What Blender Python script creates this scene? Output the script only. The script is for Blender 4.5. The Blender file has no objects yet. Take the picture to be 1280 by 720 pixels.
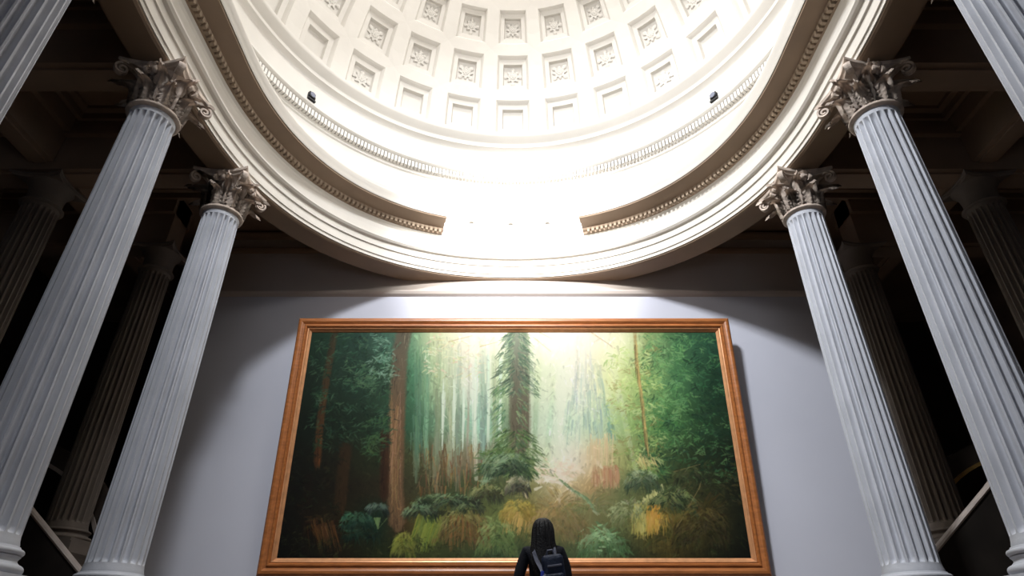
import bpy, bmesh, math, random
import numpy as np
from mathutils import Vector, Matrix
C = bpy.context.scene.collection
PI = math.pi
U = 8.0          # main module of the rotunda in metres
EYE = 0.45       # camera height
random.seed(7)
rng = np.random.default_rng(11)

def V(x, y, h): return Vector((x*U, y*U, h*U + EYE))

# ------------------------------------------------------------------ materials
def mat(name, col, rough=0.6, metal=0.0, var=0.08, scale=2.0, bump=0.0, bscale=40, spec=0.3, streak=False):
    m = bpy.data.materials.new(name); m.use_nodes = True
    nt = m.node_tree; b = nt.nodes['Principled BSDF']
    b.inputs['Roughness'].default_value = rough; b.inputs['Metallic'].default_value = metal
    b.inputs['Specular IOR Level'].default_value = spec
    tc = nt.nodes.new('ShaderNodeTexCoord'); n = nt.nodes.new('ShaderNodeTexNoise')
    n.inputs['Scale'].default_value = scale; n.inputs['Detail'].default_value = 6
    src = tc.outputs['Object']
    if streak:
        mp = nt.nodes.new('ShaderNodeMapping'); mp.inputs['Scale'].default_value = streak
        nt.links.new(src, mp.inputs['Vector']); src = mp.outputs['Vector']
    nt.links.new(src, n.inputs['Vector'])
    r = nt.nodes.new('ShaderNodeValToRGB')
    lo = [max(0, c*(1-var)) for c in col]; hi = [min(1, c*(1+var)) for c in col]
    r.color_ramp.elements[0].position = .3; r.color_ramp.elements[1].position = .7
    r.color_ramp.elements[0].color = (*lo, 1); r.color_ramp.elements[1].color = (*hi, 1)
    nt.links.new(n.outputs['Fac'], r.inputs['Fac']); nt.links.new(r.outputs['Color'], b.inputs['Base Color'])
    if bump:
        n2 = nt.nodes.new('ShaderNodeTexNoise'); n2.inputs['Scale'].default_value = bscale; n2.inputs['Detail'].default_value = 4
        nt.links.new(tc.outputs['Object'], n2.inputs['Vector'])
        bp = nt.nodes.new('ShaderNodeBump'); bp.inputs['Strength'].default_value = bump; bp.inputs['Distance'].default_value = .02
        nt.links.new(n2.outputs['Fac'], bp.inputs['Height']); nt.links.new(bp.outputs['Normal'], b.inputs['Normal'])
    return m
def emat(name, col, s):
    m = bpy.data.materials.new(name); m.use_nodes = True; nt = m.node_tree
    b = nt.nodes['Principled BSDF']; b.inputs['Base Color'].default_value = (*col, 1)
    n = nt.nodes.new('ShaderNodeTexNoise'); n.inputs['Scale'].default_value = .6
    r = nt.nodes.new('ShaderNodeMapRange'); r.inputs['To Min'].default_value = s*.9; r.inputs['To Max'].default_value = s*1.1
    nt.links.new(n.outputs['Fac'], r.inputs['Value'])
    b.inputs['Emission Color'].default_value = (*col, 1); nt.links.new(r.outputs['Result'], b.inputs['Emission Strength'])
    return m
M = dict(
    cream=mat('cream_plaster', (.62, .585, .53), .7, var=.05, scale=.7, bump=.05),
    dome=mat('pale_dome_plaster', (.60, .575, .535), .75, var=.04, scale=.7, bump=.04),
    tan=mat('tan_soffit_paint', (.25, .18, .125), .7, var=.10, scale=1.2, bump=.05),  # brown soffits: the shade under the cream ring is put into the colour
    shaft=mat('blue_grey_limestone', (.45, .465, .51), .6, var=.09, scale=1.6, bump=.12, bscale=25),
    capital=mat('warm_limestone', (.47, .39, .33), .65, var=.42, scale=5, bump=.2, bscale=30),
    dentil=mat('tan_dentil_paint', (.30, .23, .165), .7, var=.08, scale=1.2),  # dentils share the soffit brown, shade painted into their colour
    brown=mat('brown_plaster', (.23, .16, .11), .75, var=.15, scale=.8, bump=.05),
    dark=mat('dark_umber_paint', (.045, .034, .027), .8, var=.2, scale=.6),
    void=mat('black_marble', (.014, .011, .009), .6, var=.3),  # near black stands in for shadow below the stair rails
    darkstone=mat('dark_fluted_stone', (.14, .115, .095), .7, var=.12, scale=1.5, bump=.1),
    wall=mat('pale_lilac_grey_paint', (.52, .53, .60), .8, var=.02, scale=.5, bump=.03),
    wallband=mat('upper_wall_paint', (.46, .405, .365), .8, var=.04, scale=.5),
    floor=mat('brown_marble', (.17, .125, .09), .35, var=.3, scale=.8),
    frame=mat('orange_brown_varnished_wood', (.36, .125, .035), .38, var=.25, scale=3, bump=.1, spec=.5, streak=(1, 6, 6)),
    frame_in=mat('light_copper_gilding', (.62, .30, .14), .35, metal=.3, var=.15, scale=6, spec=.5),
    gold=mat('dull_gilding', (.42, .27, .09), .4, metal=.5, var=.2, scale=6),
    rail=mat('pale_stone_rail', (.34, .29, .26), .6, var=.12, scale=4),
    black=mat('black_metal', (.02, .02, .022), .5, var=.1),
    skin=mat('skin', (.50, .32, .24), .55, var=.05, scale=8),
    hair=mat('black_hair', (.006, .005, .006), .55, var=.3, scale=30, bump=.5, bscale=80),
    jacket=mat('black_jacket_cloth', (.005, .006, .012), .85, var=.2, scale=10, bump=.3, bscale=60),
    trousers=mat('charcoal_trouser_cloth', (.015, .015, .02), .9, var=.2, scale=12),
    shoe=mat('dark_shoe_leather', (.02, .018, .018), .5),
    bag=mat('navy_backpack_cloth', (.012, .020, .045), .6, var=.35, scale=14, bump=.4, bscale=50),
    bagblue=mat('bright_blue_trim', (.03, .06, .45), .5),
    strap=mat('grey_webbing', (.16, .17, .22), .7),
    eye=mat('eye', (.7, .7, .7), .2), lip=mat('lips', (.4, .12, .1), .5),
    pane=emat('bright_daylight_glass', (1, .99, .97), 4),
    sky=emat('oculus_glass', (.97, .98, 1), 1.5),
    mull=mat('white_mullion_paint', (.8, .8, .8), .5),
)

# ------------------------------------------------------------------ helpers
def link(o, parent=None):
    C.objects.link(o)
    if parent: o.parent = parent
    return o
def obj(name, bm, m, parent=None, smooth=False, loc=None):
    me = bpy.data.meshes.new(name)
    bmesh.ops.recalc_face_normals(bm, faces=bm.faces[:])
    bm.to_mesh(me); bm.free()
    ms = m if isinstance(m, (list, tuple)) else [m]
    for k in ms: me.materials.append(k)
    if smooth:
        me.polygons.foreach_set('use_smooth', [True]*len(me.polygons))
        try: me.set_sharp_from_angle(angle=math.radians(38))
        except Exception: pass
    o = bpy.data.objects.new(name, me); link(o, parent)
    if loc is not None: o.location = loc
    return o
def tag(o, label, cat, group=None):
    o['label'] = label; o['category'] = cat
    if group: o['group'] = group
    return o
def struct(o): o['kind'] = 'structure'; return o
def thing(name, label, cat, loc=(0, 0, 0), group=None):
    o = bpy.data.objects.new(name, None); o.empty_display_size = .1; link(o); o.location = loc
    o['kind'] = 'thing'
    return tag(o, label, cat, group)
def dup_tree(o, parent=None):
    c = o.copy(); link(c)
    if parent: c.parent = parent
    for ch in list(o.children): dup_tree(ch, c)
    return c
def box(bm, x0, x1, y0, y1, z0, z1):
    r = bmesh.ops.create_cube(bm, size=1)
    for v in r['verts']:
        v.co = Vector(((x0+x1)/2 + v.co.x*(x1-x0), (y0+y1)/2 + v.co.y*(y1-y0), (z0+z1)/2 + v.co.z*(z1-z0)))
    return r['verts']
def ubox(bm, x0, x1, y0, y1, h0, h1):
    return box(bm, x0*U, x1*U, y0*U, y1*U, h0*U+EYE, h1*U+EYE)
def loft(bm, rings, close_ring=True, caps=False, close_all=False):
    vr = [[bm.verts.new(p) for p in r] for r in rings]
    n = len(vr[0]); m = len(vr)
    for i in range(m if close_all else m-1):
        a, b = vr[i], vr[(i+1) % m]
        for j in range(n if close_ring else n-1):
            k = (j+1) % n
            try: bm.faces.new((a[j], a[k], b[k], b[j]))
            except ValueError: pass
    if caps:
        bm.faces.new(vr[0]); bm.faces.new(vr[-1])
    return vr
def lathe(bm, prof, n=48, c=(0, 0, 0)):
    rings = [[(c[0]+r*math.cos(2*PI*j/n), c[1]+r*math.sin(2*PI*j/n), c[2]+z) for j in range(n)] for r, z in prof]
    loft(bm, rings, caps=True)
def tube(bm, pts, r, n=10, caps=True):
    pts = [Vector(p) for p in pts]; rings = []
    up = Vector((0, 0, 1))
    for i, p in enumerate(pts):
        t = (pts[min(i+1, len(pts)-1)] - pts[max(i-1, 0)]).normalized()
        s = t.cross(up)
        if s.length < 1e-4: s = Vector((1, 0, 0))
        s.normalize(); u = s.cross(t)
        rr = r[i] if isinstance(r, (list, tuple)) else r
        rings.append([p + s*rr*math.cos(2*PI*k/n) + u*rr*math.sin(2*PI*k/n) for k in range(n)])
    loft(bm, rings, caps=caps)

# ------------------------------------------------------------------ camera
KO, KL, KE, KS = .165, .180, .21, .78
F = 775.0
PITCH = math.atan(1.0)*0 + math.radians(31.2)
cam = bpy.data.cameras.new('camera'); cam.sensor_width = 36; cam.lens = F/1280*36; cam.shift_x = -1/1280
co = bpy.data.objects.new('camera', cam); link(co); co.location = (0, 0, EYE); co.rotation_euler = (PI/2+PITCH, 0, 0)
bpy.context.scene.camera = co
def ray(px, py):
    x = (px-641)/F; yc = -(py-360)/F
    return Vector((x, math.cos(PITCH) - yc*math.sin(PITCH), math.sin(PITCH) + yc*math.cos(PITCH)))
def at_y(px, py, Y):
    r = ray(px, py); k = Y*U/r.y
    return Vector((r.x*k, Y*U, r.z*k + EYE))

# ------------------------------------------------------------------ plan curve of the opening
A0, B0, YF, YR, NE = .783, .80, 1.076, .924, 2.2
def plan(th, d):
    s, c = math.sin(th), math.cos(th)
    x = math.copysign(abs(s)**(2/NE), s)*(A0+d)
    y = (YF if c >= -1e-9 else YR) + math.copysign(abs(c)**(2/NE), c)*(B0+d)
    return x, y
NP = 288
THS = [2*PI*i/NP for i in range(NP)]
THS = sorted(THS + [PI/2+1e-6, 3*PI/2-1e-6])
CUT = .262      # half width of the glazed clerestory bays in the cornice
def sweep(profile, keep=lambda x, y: True, closed_profile=True):
    """profile [(offset, height)] swept round the opening"""
    bm = bmesh.new(); n = len(THS)
    cols = []
    for th in THS:
        cols.append([V(*plan(th, d), h) for d, h in profile])
    def run(idx, closed):
        rings = [cols[i] for i in idx]
        vr = loft(bm, rings, close_ring=closed_profile, close_all=closed)
        if not closed and closed_profile:
            bm.faces.new(vr[0]); bm.faces.new(vr[-1])
    flags = [keep(*plan(th, 0)) for th in THS]
    if all(flags): run(range(n), True)
    else:
        st = next(i for i in range(n) if flags[i] and not flags[i-1]); idx = []
        for k in range(n+1):
            i = (st+k) % n
            if flags[i] and k < n: idx.append(i)
            else:
                if len(idx) > 1: run(idx, False)
                idx = []
    return bm
gap = lambda x, y: not (abs(x) < CUT and y > 1.5)

# ------------------------------------------------------------------ entablature round the opening
ent = thing('entablature_beam', 'cream oval entablature ring with fascias and dentils carried by the fluted columns', 'entablature', V(0, 1, 1.18))
def under(o, t):   # keep world placement when parenting to a moved empty
    o.parent = t; o.matrix_parent_inverse = Matrix.Translation(-Vector(t.location)); return o
prof_arch = [(.084, 1.182), (.012, 1.182), (0, 1.180), (0, 1.191), (-.004, 1.192), (-.004, 1.222), (-.009, 1.2232), (-.009, 1.246), (-.018, 1.248), (-.023, 1.254), (-.023, 1.259),
             (-.002, 1.2625), (-.002, 1.270), (.03, 1.275), (.084, 1.275)]
under(obj('architrave', sweep(prof_arch), M['cream']), ent)
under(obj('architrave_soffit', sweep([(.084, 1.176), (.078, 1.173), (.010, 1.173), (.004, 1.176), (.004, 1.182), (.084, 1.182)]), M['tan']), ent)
prof_fr = [(-.002, 1.275), (-.002, 1.300), (-.003, 1.318), (-.006, 1.328), (-.012, 1.334), (.06, 1.334), (.06, 1.275)]
under(obj('frieze', sweep(prof_fr, gap), M['cream']), ent)
prof_so = [(.06, 1.334), (-.018, 1.334), (-.020, 1.342), (-.028, 1.345), (-.030, 1.352), (-.040, 1.354), (-.0745, 1.366), (-.0745, 1.374), (.06, 1.374)]
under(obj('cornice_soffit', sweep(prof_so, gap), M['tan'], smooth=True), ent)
prof_lip = [(.06, 1.374), (-.0745, 1.374), (-.077, 1.371), (-.080, 1.376), (-.082, 1.392), (-.088, 1.400), (-.088, 1.408), (.06, 1.408)]
under(obj('cornice_lip', sweep(prof_lip, gap), M['cream'], smooth=True), ent)
# attic strip hiding the back of the ring, above the soffit
under(obj('upper_fascia', sweep([(.06, 1.275), (.084, 1.275), (.084, 1.408), (.06, 1.408)]), M['brown']), ent)
# dentils
def polyline(d, n=4000):
    pts = [Vector(plan(2*PI*i/n, d)) for i in range(n+1)]
    return pts
def dentils(bm, d, h0, h1, depth, step, w, keep, dfun=None):
    pts = polyline(d); acc = 0; nxt = 0
    for a, b in zip(pts[:-1], pts[1:]):
        L = (b-a).length
        while nxt < acc+L:
            p = a.lerp(b, (nxt-acc)/max(L, 1e-9)); t = (b-a).normalized() if L > 0 else Vector((1, 0)); nrm = Vector((-t.y, t.x))
            if nrm.dot(Vector((0, 1.0))-p) < 0: nrm = -nrm
            if keep(p.x, p.y):
                q = []
                for hh in (h0, h1):
                    for (u, v) in ((-1, 0), (1, 0), (1, 1), (-1, 1)):
                        z = p + t*(u*w/2) + nrm*(v*depth)
                        q.append(bm.verts.new(V(z.x, z.y, hh)))
                for f in ((0, 1, 2, 3), (4, 5, 6, 7), (0, 1, 5, 4), (1, 2, 6, 5), (2, 3, 7, 6), (3, 0, 4, 7)):
                    bm.faces.new([q[i] for i in f])
            nxt += step
        acc += L
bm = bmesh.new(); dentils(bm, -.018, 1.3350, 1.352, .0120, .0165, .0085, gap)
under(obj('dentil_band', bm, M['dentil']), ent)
# ledge between cornice and drum
DC, DR = 1.0, .89
def circ(th, r):
    # direction matched to the plan curve so strips do not twist
    x, y = plan(th, 0); a = math.atan2(x, y-DC)
    return DC*0 + math.sin(a)*r, DC + math.cos(a)*r
bm = bmesh.new()
for i in range(len(THS)):
    pass
r1 = [V(*plan(th, -.05), 1.408) for th in THS]; r2 = [V(*circ(th, DR+.04), 1.412) for th in THS]
r3 = [V(*circ(th, DR+.04), 1.38) for th in THS]
loft(bm, [r1, r2, r3])
under(obj('ledge', bm, M['cream']), ent)

# glazed clerestory bays in the middle of the far cornice
w2 = struct(thing('window_2', 'glaring four-bay clerestory window in the far cornice above the painting', 'window', V(0, 1.876, 1.3)))
del w2['label']; del w2['category']
fr = [th for th in THS if plan(th, 0)[1] > 1.5 and abs(plan(th, 0)[0]) < CUT+.012]
fr.sort(key=lambda t: plan(t, 0)[0])
bm = bmesh.new()
loft(bm, [[V(*plan(th, .006), 1.276), V(*plan(th, .006), 1.407)] for th in fr], close_ring=False)
under(obj('pane', bm, M['pane']), w2)
bm = bmesh.new()
for xm in (-.262, -.155, -.008, .13, .262):
    y = plan(math.asin((abs(xm)/A0)**(NE/2)), 0)[1]
    ubox(bm, xm-.008, xm+.008, y-.012, y+.012, 1.275, 1.407)
under(obj('mullion', bm, M['mull']), w2)

# ------------------------------------------------------------------ drum
def ring_circle(prof, n=240):
    bm = bmesh.new()
    rings = [[V(r*math.sin(2*PI*j/n), DC + r*math.cos(2*PI*j/n), h) for j in range(n)] for r, h in prof]
    loft(bm, rings); return bm
drum = thing('drum_wall', 'white circular drum with a dentil ring between the cornice and the dome', 'drum', V(0, DC, 1.41))
P = [(DR, 1.40), (DR, 1.475), (DR-.012, 1.480), (DR-.016, 1.492), (DR-.010, 1.502), (DR-.003, 1.508), (DR, 1.512),
     (DR, 1.60), (DR+.06, 1.60), (DR+.06, 1.40)]
under(obj('lower_drum', ring_circle(P), M['dome'], smooth=True), drum)
P = [(DR, 1.60), (DR-.006, 1.604), (DR-.008, 1.612), (DR-.010, 1.640), (DR-.028, 1.646), (DR-.034, 1.652), (DR-.034, 1.660), (DR-.010, 1.672), (DR, 1.676),
     (DR, 1.79), (DR+.06, 1.79), (DR+.06, 1.60)]
under(obj('upper_drum', ring_circle(P), M['dome'], smooth=True), drum)
P = [(DR, 1.79), (DR-.004, 1.796), (DR-.020, 1.802), (DR-.022, 1.812), (DR-.008, 1.818), (DR-.008, 1.834), (DR-.012, 1.838), (DR-.034, 1.850), (DR-.038, 1.858), (DR-.038, 1.866),
     (DR-.010, 1.875), (DR-.006, 1.882), (DR+.06, 1.882), (DR+.06, 1.79)]
under(obj('drum_cornice', ring_circle(P), M['dome'], smooth=True), drum)
bm = bmesh.new(); nd = 400
for k in range(nd):
    a = 2*PI*k/nd
    vs = box(bm, -.0045*U, .0045*U, (DR-.026)*U, (DR-.006)*U, 1.616*U, 1.642*U)
    m = Matrix.Translation((0, DC*U, EYE)) @ Matrix.Rotation(-a, 4, 'Z')
    for v in vs: v.co = m @ v.co
under(obj('dentil_band', bm, M['dome']), drum)

# ------------------------------------------------------------------ coffered dome
HD, RD = 1.882, .885
NA = 26
def dp(az, ph, r=0):
    R = RD + r
    return V(R*math.cos(ph)*math.sin(az), DC + R*math.cos(ph)*math.cos(az), HD + R*math.sin(ph))
rad = math.radians
ROWS = [(6.9, 5.5, .345), (21.0, 5.3, .345), (34.3, 4.7, .345), (46.4, 4.2, .335), (57.2, 3.6, .325)]   # centre, half height (deg), half width as share of cell
dome = thing('dome_ceiling', 'pale plaster dome with rings of square coffers and carved rosettes', 'dome', V(0, DC, HD))
bm = bmesh.new()
cache = {}
def vv(az, ph, r):
    k = (round(az % (2*PI), 5), round(ph, 5), round(r, 5))
    if k not in cache: cache[k] = bm.verts.new(dp(az, ph, r))
    return cache[k]
def quad(a0, a1, p0, p1, r0=0, r1=None):
    try: bm.faces.new([vv(a0, p0, r0), vv(a1, p0, r0), vv(a1, p1, r0), vv(a0, p1, r0)])
    except ValueError: pass
def patch(a0, a1, p0, p1, r, n=3):
    for i in range(n):
        for j in range(n):
            quad(a0+(a1-a0)*i/n, a0+(a1-a0)*(i+1)/n, p0+(p1-p0)*j/n, p0+(p1-p0)*(j+1)/n, r)
def framequads(o, i, ro, ri):
    (a0, a1, p0, p1), (b0, b1, q0, q1) = o, i
    O = [(a0, p0), (a1, p0), (a1, p1), (a0, p1)]; I = [(b0, q0), (b1, q0), (b1, q1), (b0, q1)]
    n = 3
    for k in range(4):
        for s in range(n):
            def L(A, t): return (A[k][0]+(A[(k+1) % 4][0]-A[k][0])*t, A[k][1]+(A[(k+1) % 4][1]-A[k][1])*t)
            x0, x1, y0, y1 = L(O, s/n), L(O, (s+1)/n), L(I, s/n), L(I, (s+1)/n)
            try: bm.faces.new([vv(*x0, ro), vv(*x1, ro), vv(*y1, ri), vv(*y0, ri)])
            except ValueError: pass
bounds = [0.0]
for (c0, h0, _), (c1, h1, _) in zip(ROWS[:-1], ROWS[1:]): bounds.append(((c0+h0)+(c1-h1))/2)
bounds.append(ROWS[-1][0]+ROWS[-1][1]+1.6)
for k in range(NA):
    ac = 2*PI*k/NA; hc = PI/NA
    for ri, (pc, ph, hw) in enumerate(ROWS):
        w = 2*hc*hw
        R0 = (ac-hc, ac+hc, rad(bounds[ri]), rad(bounds[ri+1]))
        R1 = (ac-w, ac+w, rad(pc-ph), rad(pc+ph))
        sh = lambda q, m, n: (q[0]+(q[1]-q[0])*m, q[1]-(q[1]-q[0])*m, q[2]+(q[3]-q[2])*n, q[3]-(q[3]-q[2])*n)
        framequads(R0, R1, 0, 0)
        R1b = sh(R1, .035, .035); framequads(R1, R1b, 0, .006); 
        R2 = sh(R1, .075, .075); framequads(R1b, R2, .006, .016)
        R3 = sh(R1, .20, .20); framequads(R2, R3, .016, .018)
        R4 = sh(R1, .225, .225); framequads(R3, R4, .018, .034)
        R5 = sh(R1, .25, .25); framequads(R4, R5, .034, .036)
        patch(*R5, .036)
top = bounds[-1]
for k in range(NA*3):
    a0, a1 = 2*PI*k/(NA*3), 2*PI*(k+1)/(NA*3)
    quad(a0, a1, rad(top), rad(72), 0)
    try: bm.faces.new([vv(a0, rad(72), 0), vv(a1, rad(72), 0), vv(a1, rad(72.5), .05), vv(a0, rad(72.5), .05)])
    except ValueError: pass
under(obj('dome_shell', bm, M['dome']), dome)
# rosettes: carved relief flowers lying in the coffers
def rosette_mesh():
    b = bmesh.new(); n = 48; rings = []
    for (r, z) in ((1, 0), (.98, .10), (.8, .24), (.62, .12), (.5, .10), (.42, .26), (.25, .30), (.18, .2), (.12, .34), (.02, .38)):
        rings.append([((r*(1+.22*math.cos(8*2*PI*j/n)*(r > .3)))*math.cos(2*PI*j/n), (r*(1+.22*math.cos(8*2*PI*j/n)*(r > .3)))*math.sin(2*PI*j/n), z) for j in range(n)])
    loft(b, rings, caps=True)
    # four corner leaves
    for q in range(4):
        a = PI/4 + q*PI/2; c_, s_ = math.cos(a), math.sin(a)
        L = []
        for t, w, z in ((.75, .06, .05), (1.0, .28, .2), (1.25, .34, .22), (1.5, .2, .12), (1.66, .03, .04)):
            L.append([(c_*t - s_*w*u, s_*t + c_*w*u, z*(1-.5*abs(u))) for u in (-1, -.5, 0, .5, 1)])
        loft(b, L, close_ring=False)
    bmesh.ops.recalc_face_normals(b, faces=b.faces[:])
    me = bpy.data.meshes.new('coffer_rosette'); b.to_mesh(me); b.free(); me.materials.append(M['dome'])
    me.polygons.foreach_set('use_smooth', [True]*len(me.polygons))
    return me
rm = rosette_mesh(); first = None; count = 0
for ri in (0, 1, 2, 3):
    pc, ph, hw = ROWS[ri]
    for k in range(NA):
        az = 2*PI*k/NA
        if k > NA/2: az -= 2*PI
        if abs(az) > rad((95, 120, 150, 90)[ri]): continue
        if ri == 0 and (abs(k if k < NA/2 else k-NA) not in (3, 6)): continue
        if ri == 2 and (k*7+ri) % 13 == 5: pass
        p = dp(az, rad(pc), .034); inward = (V(0, DC, HD) - p).normalized()
        up = (dp(az, rad(pc+1), .034)-p).normalized(); right = up.cross(inward).normalized()
        s = RD*U*rad(ph)*.46
        o = bpy.data.objects.new('coffer_rosette', rm) if first is None else first.copy()
        if first is None: first = o
        link(o, dome)
        o.matrix_parent_inverse = Matrix.Translation(-Vector(dome.location))
        R = Matrix((right, up, inward)).transposed().to_4x4()
        R = R @ Matrix.Rotation((k*5+ri*3) % 4*PI/4, 4, 'Z')
        o.matrix_basis = Matrix.Translation(p) @ R @ Matrix.Diagonal((s*.72, s*.72, s*.55, 1))
        count += 1
bm = bmesh.new(); bmesh.ops.create_circle(bm, cap_ends=True, radius=RD*U*math.cos(rad(72.5))+.5, segments=48)
for v in bm.verts: v.co += V(0, DC, HD+(RD+.05)*math.sin(rad(72.5)))
under(obj('oculus_glass', bm, M['sky']), dome)

# small dark floodlights sitting on the dentil ring
for sx, lab in ((-1, 'small dark floodlight on the left side of the drum dentil ring'), (1, 'small dark floodlight on the right side of the drum dentil ring')):
    px, py = (384, 146) if sx < 0 else (898, 147)
    r = ray(px, py); kk = None
    # meet the drum cylinder
    a = r.x**2 + r.y**2; b_ = -2*r.y*DC*U; c_ = (DC*U)**2 - ((DR-.035)*U)**2
    k_ = (-b_ + math.sqrt(b_*b_-4*a*c_))/(2*a); p = Vector((r.x*k_, r.y*k_, r.z*k_+EYE)); p.z = 1.666*U+EYE
    t = thing('floodlight', lab, 'lamp', p, 'floodlights on the drum'); 
    d = (Vector((0, DC*U, p.z))-p).normalized(); t.rotation_euler = (0, 0, math.atan2(d.y, d.x))
    bm = bmesh.new(); box(bm, -.09, .02, -.10, .10, .10, .27); box(bm, -.03, -.01, -.13, -.10, 0, .2); box(bm, -.03, -.01, .10, .13, 0, .2)
    bmesh.ops.bevel(bm, geom=bm.edges[:], offset=.008, segments=1, affect='EDGES')
    obj('lamp_housing', bm, M['black'], t)
    bm = bmesh.new(); box(bm, -.09, .05, -.12, .12, -.03, .01); obj('mounting_bracket', bm, M['black'], t)
    bm = bmesh.new()
    lathe(bm, [(.075, 0), (.085, .02), (.06, .025)], 24)
    for v in bm.verts: v.co = Vector((.02+v.co.z, v.co.x, .185+v.co.y))
    obj('lens', bm, M['strap'], t, True)

# ------------------------------------------------------------------ columns
def shaft_mesh(r0, r1, z0, z1, nf=20):
    b = bmesh.new(); per = 10; n = nf*per; rings = []
    def rr(t): return r0 + (r1-r0)*(t**1.25)
    def ring(z, r, depth):
        L = []
        for j in range(n):
            ph = (j % per)/per
            fl = 0 if ph < .20 else math.sin(PI*(ph-.20)/.80)**.8
            q = r - depth*fl
            a = 2*PI*j/n
            L.append((q*math.cos(a), q*math.sin(a), z))
        return L
    H = z1-z0; D = r0*.20
    rings.append(ring(z0, r0*1.05, 0)); rings.append(ring(z0+H*.004, r0*1.05, 0)); rings.append(ring(z0+H*.010, r0*1.02, 0)); rings.append(ring(z0+H*.018, rr(0), 0))
    rings.append(ring(z0+H*.024, rr(0), D*.8))
    for k in range(13):
        t = .03+.94*k/12; rings.append(ring(z0+H*t, rr(t), D*(1-.15*t)))
    rings.append(ring(z0+H*.976, rr(1), D*.7)); rings.append(ring(z0+H*.985, rr(1), 0)); rings.append(ring(z0+H*1.0, rr(1)*1.02, 0))
    loft(b, rings, caps=True); return b
def leaf_mesh(w, h, curl, name):
    """acanthus leaf: base at origin, rises in +z, leans and curls to +x; lobed edges and a midrib"""
    b = bmesh.new(); nu, nv = 13, 16; rings = []
    for i in range(nv):
        t = i/(nv-1)
        if t < .72: x = curl*.16*t; z = h*t*1.12
        else:
            a = (t-.72)/.28*PI*.95
            rad_ = curl*.40
            x = curl*.115 + rad_*(1-math.cos(a)); z = h*.806 + rad_*.75*math.sin(a)
        lob = 1+.34*math.sin(t*PI*9)
        wid = w*.5*(.78+.45*math.sin(PI*min(1, t*1.05)))*lob*(1 if t < .75 else max(.25, 1-(t-.75)*2.6))
        row = []
        for j in range(nu):
            u = -1+2*j/(nu-1)
            rib = .16*curl*(1-abs(u))**2 - .12*curl*abs(u)**1.5 + .07*curl*math.cos(u*PI*4)
            row.append((x+rib, u*wid, z - abs(u)*h*.06*math.sin(t*PI*9+1)))
        rings.append(row)
    loft(b, rings, close_ring=False)
    ret = bmesh.ops.solidify(b, geom=b.faces[:], thickness=w*.07)
    bmesh.ops.recalc_face_normals(b, faces=b.faces[:])
    me = bpy.data.meshes.new(name); b.to_mesh(me); b.free(); me.materials.append(M['capital'])
    me.polygons.foreach_set('use_smooth', [True]*len(me.polygons)); return me
def volute_mesh(R, width, stem, name):
    """scroll in the x-z plane; stem rises from (0,0) outward to the scroll"""
    b = bmesh.new(); pts = []
    cx, cz = stem[0], stem[1]
    for k in range(8):
        t = k/8; pts.append((cx*t**1.8*.75, (cz+R)*math.sin(t*PI/2), .30+.5*t))
    n = 40
    for k in range(n):
        t = k/(n-1); a = PI/2+.35 - t*2*PI*1.75; r = R*(1-.86*t)
        pts.append((cx+r*math.cos(a), cz+r*math.sin(a), 1-.35*t))
    rings = []
    for i, (x, z, wf) in enumerate(pts):
        x0, z0, _ = pts[max(i-1, 0)]; x1, z1, _ = pts[min(i+1, len(pts)-1)]
        tx, tz = x1-x0, z1-z0; L = math.hypot(tx, tz) or 1; nx, nz = -tz/L, tx/L
        th = R*.15; w = width*wf/2
        rings.append([(x+nx*th, -w, z+nz*th), (x+nx*th*1.5, 0, z+nz*th*1.5), (x+nx*th, w, z+nz*th), (x-nx*th, w*.9, z-nz*th), (x-nx*th, -w*.9, z-nz*th)])
    loft(b, rings, caps=True); bmesh.ops.recalc_face_normals(b, faces=b.faces[:])
    me = bpy.data.meshes.new(name); b.to_mesh(me); b.free(); me.materials.append(M['capital']); return me
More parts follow.
